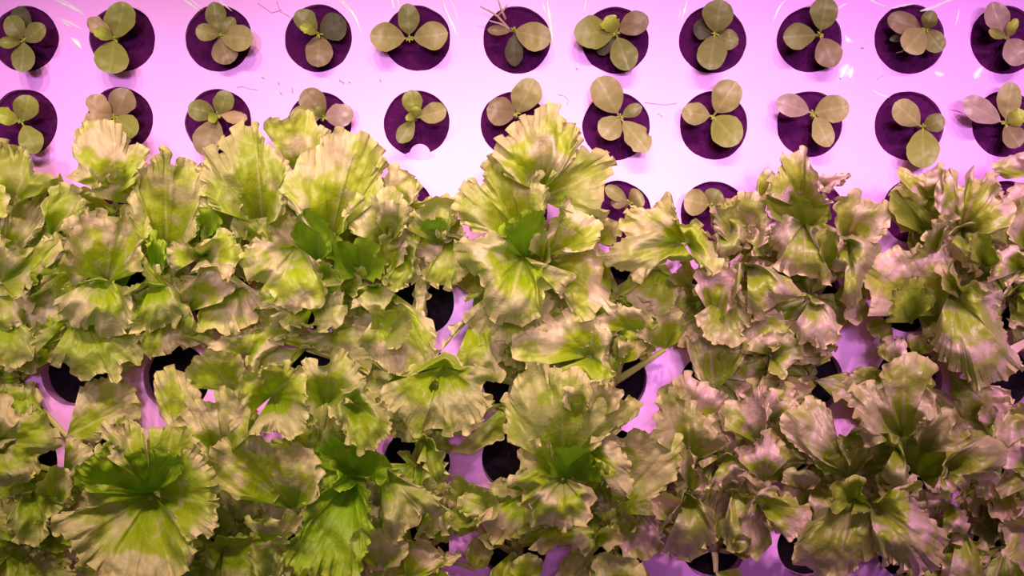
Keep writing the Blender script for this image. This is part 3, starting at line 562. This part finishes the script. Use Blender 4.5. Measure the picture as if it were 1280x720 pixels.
# lower leaves: short shaded ones around each crown, spreading where the photo shows foliage
BX = [-200, 0, 50, 72, 100, 200, 280, 400, 480, 540, 600, 650, 740, 770, 830, 900, 960, 1010, 1090, 1130, 1200, 1280, 1500]
BY = [200, 195, 215, 225, 200, 215, 200, 195, 220, 265, 255, 200, 225, 310, 320, 310, 255, 250, 285, 250, 245, 262, 262]
rs = random.Random(5)
for k, (hx, hy, lab) in PLANTS.items():
    n = 0; tries = 0; a0 = rs.uniform(0, TAU)
    while n < 7 and tries < 60:
        tries += 1
        an = a0 + tries * 2.399; ln = rs.uniform(58, 92) * (1 if tries < 30 else .7); w = rs.uniform(.5, .72)
        b = (hx + 6 * math.cos(an), hy + 6 * math.sin(an))
        pts = []
        for q in range(9):
            t = -1 + 2 * q / 8; r = ln * (1 - .42 * t * t) * rs.uniform(.92, 1.08); aa = an + t * w
            pts.append((b[0] + r * math.cos(aa), b[1] + r * math.sin(aa)))
        bad = False
        for p in pts:
            for tt in (.35, .6, .8, 1.0, 1.06):
                x = b[0] + (p[0] - b[0]) * tt; y = b[1] + (p[1] - b[1]) * tt
                if y < np.interp(x, BX, BY): bad = True; break
                if any(math.hypot(x - g[0], y - g[1]) < g[2] + 2 for g in GAPS): bad = True; break
            if bad: break
        if bad: continue
        z0 = rs.uniform(12, 20)
        add_leaf(k, b, pts, (z0, rs.uniform(24, 42), rs.uniform(20, 42)), 900 + 13 * tries + int(hx * 5 + hy) % 997, frill=.8)
        n += 1
    # small inner leaves between the big ones
    n = 0; tries = 0
    while n < 6 and tries < 50:
        tries += 1
        an = rs.uniform(0, TAU); off = rs.uniform(12, 52); ln = rs.uniform(26, 44); da = an + rs.uniform(-.9, .9)
        b = (hx + off * math.cos(an), hy + off * math.sin(an)); pts = []
        for q in range(7):
            t = -1 + 2 * q / 6; r = ln * (1 - .35 * t * t) * rs.uniform(.88, 1.12); aa = da + t * .85
            pts.append((b[0] + r * math.cos(aa), b[1] + r * math.sin(aa)))
        if any(b[1] + (p[1] - b[1]) * t_ < np.interp(b[0] + (p[0] - b[0]) * t_, BX, BY) + 6 or any(math.hypot(b[0] + (p[0] - b[0]) * t_ - g[0], b[1] + (p[1] - b[1]) * t_ - g[1]) < g[2] + 2 for g in GAPS) for p in pts for t_ in (0, .5, 1.05)): continue
        add_leaf(k, b, pts, (rs.uniform(22, 34), rs.uniform(42, 66), rs.uniform(42, 74)), 5000 + 17 * tries + int(hx * 3 + hy), frill=1.0)
        n += 1
for k in list(roots):
    if nleaf[k] == 0: bpy.data.objects.remove(roots[k])
# ---------- seedlings ----------
def seed_leaf(st, tip, width, zt, zs0, seed, ragged=False):
    rng = random.Random(seed)
    st = np.array(st, float); tip = np.array(tip, float); d = tip - st; Ln = np.hypot(*d); d /= Ln; n = np.array([-d[1], d[0]])
    nt, nsd = 26, 15
    t = np.linspace(0, 1, nt)[:, None]; s = np.linspace(-1, 1, nsd)[None, :]
    pet = 0.05 if Ln < width * 1.25 else 0.13
    tt = np.clip((t - pet) / (1 - pet), 0, 1)
    prof = np.clip(1 - np.abs(2 * tt ** .92 - 1) ** 2.3, 0, 1) ** .6 * (0.88 + .12 * tt) * (.72 + .28 * np.clip(tt / .45, 0, 1))
    hw = np.maximum(width / 2 * prof, np.where(t < .5, 1.3, 0.15))
    edge = 1 + .09 * noise(t * 3.1, np.sign(s) * 2 + 0 * t, seed) + .03 * noise(t * 9, s * 2, seed)
    if ragged: edge = edge + .30 * noise(t * 9, s * 5, seed + 3) * t
    X = st[0] + d[0] * Ln * t + n[0] * s * hw * edge; Y = st[1] + d[1] * Ln * t + n[1] * s * hw * edge
    curl = rng.uniform(2, 5); arch = rng.uniform(3, 7)
    Z = zs0 + (zt - zs0) * t ** .8 + arch * np.sin(np.pi * t) + curl * (s * prof) ** 2 * rng.choice([1, 1, -.8]) + 1.6 * noise(X / 9, Y / 9, seed + 1) - 1.5 * t ** 3 * arch * .5
    vein = np.exp(-(s * hw / 1.0) ** 2) * .8 + .35 * np.exp(-(np.abs(((t * 5 - np.abs(s) * .8) % 1) - .5) * 8) ** 2) * (np.abs(s) < .8)
    Z = Z - .6 * vein
    idx = np.arange(nt * nsd).reshape(nt, nsd)
    f = [(idx[i, j], idx[i, j+1], idx[i+1, j+1], idx[i+1, j]) for i in range(nt - 1) for j in range(nsd - 1)]
    v = W(X, Y, Z).reshape(-1, 3)
    return v, f, {'margin': (np.abs(s) ** 6 * .5 + 0 * t).reshape(-1), 'vein': np.clip(vein, 0, 1).reshape(-1), 'tone': np.zeros(nt * nsd)}
def tube(pts, r0, r1, m=7):
    c = np.array(pts); n = len(c); vs = []; fs = []
    for i in range(n):
        d = c[min(i+1, n-1)] - c[max(i-1, 0)]; d /= (np.linalg.norm(d) + 1e-9)
        a = np.array([1., 0, 0]) if abs(d[0]) < .8 else np.array([0, 1., 0])
        s = np.cross(d, a); s /= np.linalg.norm(s); u = np.cross(s, d); r = r0 + (r1 - r0) * i / (n - 1)
        for j in range(m): vs.append(c[i] + r * (s * math.cos(TAU*j/m) + u * math.sin(TAU*j/m)))
    for i in range(n-1):
        for j in range(m): fs.append((i*m+j, i*m+(j+1) % m, (i+1)*m+(j+1) % m, (i+1)*m+j))
    fs.append(tuple(range(m))[::-1]); fs.append(tuple((n-1)*m+j for j in range(m)))
    return np.array(vs), fs
HOLES = []
for si, (hole, cr, st, leaves, lab) in enumerate(SEEDS):
    ox, oy, sc = SC[cr]; sx, sy = ox + st[0] / sc, oy + st[1] / sc
    HOLES.append((hole, si))
    o = W(sx, sy, np.array(-9.0))
    o = W(0.5 * (sx + hole[0]), 0.5 * (sy + hole[1]), np.array(-8.5))
    root = empty('lettuce_seedling', o.tolist(), lab, 'seedling', 'young seedlings in the upper rows of the panel')
    zc = 22.0
    top = W(sx, sy, np.array(zc))
    pts = [o + (top - o) * t + np.array([0, 0, 0.004 * math.sin(math.pi * t)]) for t in np.linspace(0, 1, 8)]
    v, f = tube(pts, 2.0 * S, 1.7 * S)
    mesh_obj('stem', v, f, M_STEM, root, o)
    # knobbly crown of leaf bases
    rr = random.Random(si)
    vs = []; fs = []
    for q in range(5):
        a = rr.uniform(0, TAU); e = W(sx + 5 * math.cos(a), sy + 5 * math.sin(a), np.array(zc + rr.uniform(2, 9)))
        v, f = tube([top, (top + e) / 2 + np.array([0, 0, .001]), e], 1.5 * S, .5 * S)
        fs += [tuple(len(vs) + k for k in ff) for ff in f]; vs += v.tolist()
    mesh_obj('crown', vs, fs, M_SEED['y'], root, o)
    for li, (tx, ty, wd, zt, tone) in enumerate(leaves):
        v, f, a = seed_leaf((sx, sy), (ox + tx / sc, oy + ty / sc), wd / sc * 1.0, zt + 6, zc - (8 if zt < 30 else 0), si * 31 + li, tone in ('r', 'p', 'y'))
        mesh_obj('leaf', v, f, M_SEED[tone], root, o, a)
    if si == 5:
        for tw in ([(637, 37), (622, 20), (612, 14), (600, 8)], [(632, 24), (626, 10), (622, -2)], [(637, 37), (626, 30), (612, 26)], [(622, 20), (630, 12), (634, 6)]):
            pts = [W(x, y, np.array(30.0 + 6 * i)) for i, (x, y) in enumerate(tw)]
            v, f = tube(pts, 1.7 * S, .8 * S); mesh_obj('dry_stalk', v, f, M_TWIG, root, o)
# ---------- panel with planting holes ----------
for h in OTHER_HOLES: HOLES.append((h, None))
ROWY = [(-600, 100), (100, 210), (210, 319), (319, 424), (424, 527), (527, 630), (630, 1350)]
pv = []; pf = []
TH = 42.0
def padd(x, y, z):
    pv.append(W(np.array(float(x)), np.array(float(y)), np.array(0.0)) + np.array([0, 0, z * S])); return len(pv) - 1
NS = 56
def hole_pts(h, seed):
    out = []
    for i in range(NS):
        a = TAU * i / NS
        r = h[2] * (1 + .022 * float(noise(2.2 * math.cos(a), 2.2 * math.sin(a), seed)) + .006 * float(noise(7 * math.cos(a), 7 * math.sin(a), seed)))
        out.append((h[0] + r * math.cos(a), h[1] + r * math.sin(a)))
    return out
plug_sorted = []
for y0, y1 in ROWY:
    row = sorted([(h, si) for h, si in HOLES if y0 <= h[1] < y1], key=lambda e: e[0][0])
    xs = [-900] + [0.5 * (row[i][0][0] + row[i+1][0][0]) for i in range(len(row) - 1)] + [2180]
    for ci, (h, si) in enumerate(row):
        x0, x1 = xs[ci], xs[ci+1]
        plug_sorted.append((h, si, ROWY.index((y0, y1)), ci))
        P = hole_pts(h, int(h[0] * 7 + h[1]))
        inner = [padd(x, y, 0) for x, y in P]; low = [padd(x, y, -TH) for x, y in P]
        ring = []
        for x, y in P:
            dx, dy = x - h[0], y - h[1]
            t = min([(x1 - h[0]) / dx if dx > 1e-9 else 1e9, (x0 - h[0]) / dx if dx < -1e-9 else 1e9, (y1 - h[1]) / dy if dy > 1e-9 else 1e9, (y0 - h[1]) / dy if dy < -1e-9 else 1e9])
            side = (round(t * dx + h[0], 3) == round(x1, 3), round(t * dx + h[0], 3) == round(x0, 3))
            ring.append((padd(h[0] + t * dx, h[1] + t * dy, 0), h[0] + t * dx, h[1] + t * dy, side[0] or side[1]))
        for i in range(NS):
            j = (i + 1) % NS
            pf.append((inner[i], low[i], low[j], inner[j]))
            if ring[i][3] == ring[j][3]:
                pf.append((inner[i], inner[j], ring[j][0], ring[i][0]))
            else:
                cx = x1 if (ring[i][1] + ring[j][1]) / 2 > h[0] else x0; cy = y1 if (ring[i][2] + ring[j][2]) / 2 > h[1] else y0
                pf.append((inner[i], inner[j], ring[j][0], padd(cx, cy, 0), ring[i][0]))
# underside sheet edge
c = [padd(x, y, -TH - 4) for x, y in ((-900, -600), (2180, -600), (2180, 1350), (-900, 1350))]
ct = [padd(x, y, 0) for x, y in ((-900, -600), (2180, -600), (2180, 1350), (-900, 1350))]
for i in range(4): pf.append((c[i], c[(i+1) % 4], ct[(i+1) % 4], ct[i]))
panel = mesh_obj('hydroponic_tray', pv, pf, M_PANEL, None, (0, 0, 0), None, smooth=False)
panel['label'] = 'white plastic growing tray with rows of round planting holes, glowing pink-violet'; panel['category'] = 'tray'
# lamp reflections on the panel film, painted as near-white ribbons along the top
def ribbon(path, w, h):
    P = spline(path, 8); n = len(P); vs = []; fs = []; m = 5
    for i in range(n):
        d = P[min(i+1, n-1)] - P[max(i-1, 0)]; d /= np.hypot(*d); nn = np.array([-d[1], d[0]])
        ww = w * math.sin(math.pi * (i + .5) / n) ** .7 * (1 + .3 * float(noise(P[i][0] / 5, P[i][1] / 5, 3)))
        for j in range(m):
            s = -1 + 2 * j / (m - 1)
            vs.append(W(P[i][0] + nn[0] * s * ww, P[i][1] + nn[1] * s * ww, np.array(0.0)) + np.array([0, 0, S * (.15 + h * (1 - s * s))]))
    for i in range(n-1):
        for j in range(m-1): fs.append((i*m+j, i*m+j+1, (i+1)*m+j+1, (i+1)*m+j))
    return vs, fs
GLINTS = [([(62,-4),(80,5),(94,12),(107,19)],1.6),([(70,-4),(88,6),(100,14)],.9),([(72,22),(84,27),(94,32),(103,37)],1.4),([(76,25),(84,31),(90,33)],.8),([(88,47),(94,52),(103,62)],2.4),([(92,48),(97,52),(101,58)],1.4),([(226,-4),(236,4),(250,14)],1.6),([(234,-4),(244,4),(254,12)],.8),([(268,-4),(278,4),(290,14)],1.0),([(424,-5),(434,8),(444,22),(453,45)],1.7),([(418,-5),(428,4),(436,16)],.9),([(488,-6),(491,4),(493,12)],1.4),([(496,-6),(498,4),(499,14)],1.0),([(552,-6),(558,14),(566,32),(572,46)],1.8),([(560,-6),(568,10),(574,30)],1.0),([(683,-4),(686,14),(689,40),(692,62)],3.0),([(676,0),(680,10),(682,18)],1.2),
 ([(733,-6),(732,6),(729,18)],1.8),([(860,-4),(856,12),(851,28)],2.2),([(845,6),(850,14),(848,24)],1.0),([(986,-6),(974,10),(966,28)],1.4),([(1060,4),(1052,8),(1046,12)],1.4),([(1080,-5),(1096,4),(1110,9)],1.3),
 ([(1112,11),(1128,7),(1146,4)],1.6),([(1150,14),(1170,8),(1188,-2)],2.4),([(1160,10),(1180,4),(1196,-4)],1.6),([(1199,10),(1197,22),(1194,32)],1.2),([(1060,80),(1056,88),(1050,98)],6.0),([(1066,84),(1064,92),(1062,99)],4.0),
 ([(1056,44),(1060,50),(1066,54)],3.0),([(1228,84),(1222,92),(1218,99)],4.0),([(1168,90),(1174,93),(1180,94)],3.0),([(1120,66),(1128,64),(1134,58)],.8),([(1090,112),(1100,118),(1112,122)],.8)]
for path, w in GLINTS:
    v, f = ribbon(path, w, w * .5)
    mesh_obj('painted_glint', v, f, M_GLINT, panel, (0, 0, 0))
# hairline cracks / root hairs lying on the panel
HAIR = [[(296,109),(304,108),(312,111),(322,112)],[(322,4),(340,16),(352,12)],[(346,2),(350,14),(364,22)],[(806,128),(822,130),(832,131),(846,129)],[(1188,137),(1196,138),(1203,141)],[(822,142),(826,144),(828,146)],
 [(698,118),(706,120),(711,126),(708,132)],[(1096,100),(1100,96),(1104,94)],[(424,100),(430,104)],[(436,102),(438,104)],[(475,99),(476,102)],[(327,96),(330,98)],[(347,102),(349,106)],[(350,115),(352,118)],[(365,110),(366,116)],[(720,85),(722,87)],[(1076,60),(1080,60)]]
for i, path in enumerate(HAIR):
    n = len(path); pts = [W(x, y, np.array(1.0)) for x, y in path]
    if n == 2: pts = [pts[0], (pts[0] + pts[1]) / 2, pts[1]]
    v, f = tube(pts, (.9 if n == 2 else .55) * S, (.9 if n == 2 else .4) * S, 6)
    o = mesh_obj('root_hair' if n > 2 else 'debris_speck', v, f, M_HAIR if n > 2 else M_TWIG, None, pts[0])
    o['label'] = ('thin brownish root hair lying on the panel' if n > 2 else 'tiny brown speck of debris lying on the panel') + ' between the upper rows of seedlings'
    o['category'] = 'root hair' if n > 2 else 'speck'; o['group'] = 'root hairs on the panel' if n > 2 else 'debris specks on the panel'
# white tab in the lower edge of the fifth hole of the second row
P = [(525 + 13 * math.cos(a) * (1 if math.sin(a) < 0 else 1.5), 193 + (13 if math.sin(a) < 0 else 7) * math.sin(a)) for a in np.linspace(0, TAU, 28, endpoint=False)]
v = [W(x, y, np.array(0.0)) + np.array([0, 0, .5 * S]) for x, y in P] + [W(x, y, np.array(0.0)) + np.array([0, 0, -1.5 * S]) for x, y in P]
f = [tuple(range(28))[::-1]] + [(i, (i+1) % 28, 28 + (i+1) % 28, 28 + i) for i in range(28)] + [tuple(range(28, 56))]
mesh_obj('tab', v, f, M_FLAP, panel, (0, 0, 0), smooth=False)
# ---------- dark growing plugs in the holes ----------
ORD = ['first', 'second', 'third', 'fourth', 'fifth', 'sixth', 'seventh', 'eighth', 'ninth', 'tenth', 'eleventh', 'twelfth']
def visible_hole(h):
    return -20 < h[0] < 1300
for h, si, r, ci in plug_sorted:
    if not visible_hole(h): continue
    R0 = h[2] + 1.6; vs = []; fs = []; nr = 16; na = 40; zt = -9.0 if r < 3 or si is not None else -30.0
    o = W(np.array(float(h[0])), np.array(float(h[1])), np.array(0.0)); o[2] = 0
    for i in range(nr + 1):
        rr_ = R0 * i / nr
        for j in range(na):
            a = TAU * j / na; x = rr_ * math.cos(a); y = rr_ * math.sin(a)
            z = zt + 2.2 * float(noise((h[0] + x) / 9, (h[1] + y) / 9, 11)) + 1.3 * float(noise((h[0] + x) / 3.5, (h[1] + y) / 3.5, 12))
            vs.append(((h[0] + x - 640) * S, -(h[1] + y - 360) * S, z * S))
    for i in range(nr):
        for j in range(na): fs.append((i*na+j, (i+1)*na+j, (i+1)*na+(j+1) % na, i*na+(j+1) % na))
    root = empty('growing_plug', o.tolist(), '', 'plug')
    mesh_obj('sponge', vs, fs, M_PLUG if zt > -20 else M_PLUG_SHADED, root, o)
    cv = []; cf = []
    for q, (rr_, z) in enumerate(((h[2] + 2.2, -44), (h[2] - 1, -60), (h[2] - 6, -72), (0.5, -72))):
        for j in range(na): cv.append(((h[0] + rr_ * math.cos(TAU*j/na) - 640) * S, -(h[1] + rr_ * math.sin(TAU*j/na) - 360) * S, z * S))
    for q in range(3):
        for j in range(na): cf.append((q*na+j, (q+1)*na+j, (q+1)*na+(j+1) % na, q*na+(j+1) % na))
    mesh_obj('cup', cv, cf, M_CUP, root, o)
    root['group'] = 'dark plugs in the planting holes'
    root['label'] = ('dark %s plug in the %s hole from the left, %s row down' % ('purple' if zt > -20 else 'black', ORD[ci], ORD[r]))
fl = mesh_obj('floor', [((-900 - 640) * S * 1.5, -1.2, -.0445), (1540 * 1.5 * S, -1.2, -.0445), (1540 * 1.5 * S, 1.2, -.0445), (-1540 * 1.5 * S, 1.2, -.0445)], [(0, 1, 2, 3)], M_FLOOR, None, (0, 0, 0), smooth=False)
fl['kind'] = 'structure'
# ---------- grow lamps and added sheen fill ----------
def spot(name, px, py, z, tx, ty, power, color, angle, blend, size):
    l = bpy.data.lights.new(name, 'SPOT'); l.energy = power; l.color = color; l.spot_size = math.radians(angle); l.spot_blend = blend; l.shadow_soft_size = size
    o = bpy.data.objects.new(name, l); COL.objects.link(o)
    p = Vector(((px - 640) * S, -(py - 360) * S, z)); t = Vector(((tx - 640) * S, -(ty - 360) * S, 0))
    o.location = p; o.rotation_euler = (t - p).to_track_quat('-Z', 'Y').to_euler()
    return o
def area(name, px, py, z, tx, ty, power, color, sx, sy, spread=180):
    l = bpy.data.lights.new(name, 'AREA'); l.shape = 'RECTANGLE'; l.size = sx; l.size_y = sy; l.energy = power; l.color = color; l.spread = math.radians(spread)
    o = bpy.data.objects.new(name, l); COL.objects.link(o)
    p = Vector(((px - 640) * S, -(py - 360) * S, z)); t = Vector(((tx - 640) * S, -(ty - 360) * S, 0))
    o.location = p; o.rotation_euler = (t - p).to_track_quat('-Z', 'Y').to_euler()
    return o
LIGHTS()
w = bpy.data.worlds.new('grow_room'); scene.world = w; w.use_nodes = True
w.node_tree.nodes['Background'].inputs[0].default_value = (0.60, 0.42, 0.62, 1); w.node_tree.nodes['Background'].inputs[1].default_value = 0.04
cam = bpy.data.cameras.new('camera'); co = bpy.data.objects.new('camera', cam); COL.objects.link(co)
co.location = (0, 0, HC * S); cam.sensor_width = 36; cam.lens = 36 * HC / 1280; cam.clip_start = .05
scene.camera = co
vs_ = scene.view_settings; vs_.view_transform = 'Standard'; vs_.look = 'None'; vs_.gamma = 1; vs_.exposure = 0; vs_.use_curve_mapping = False
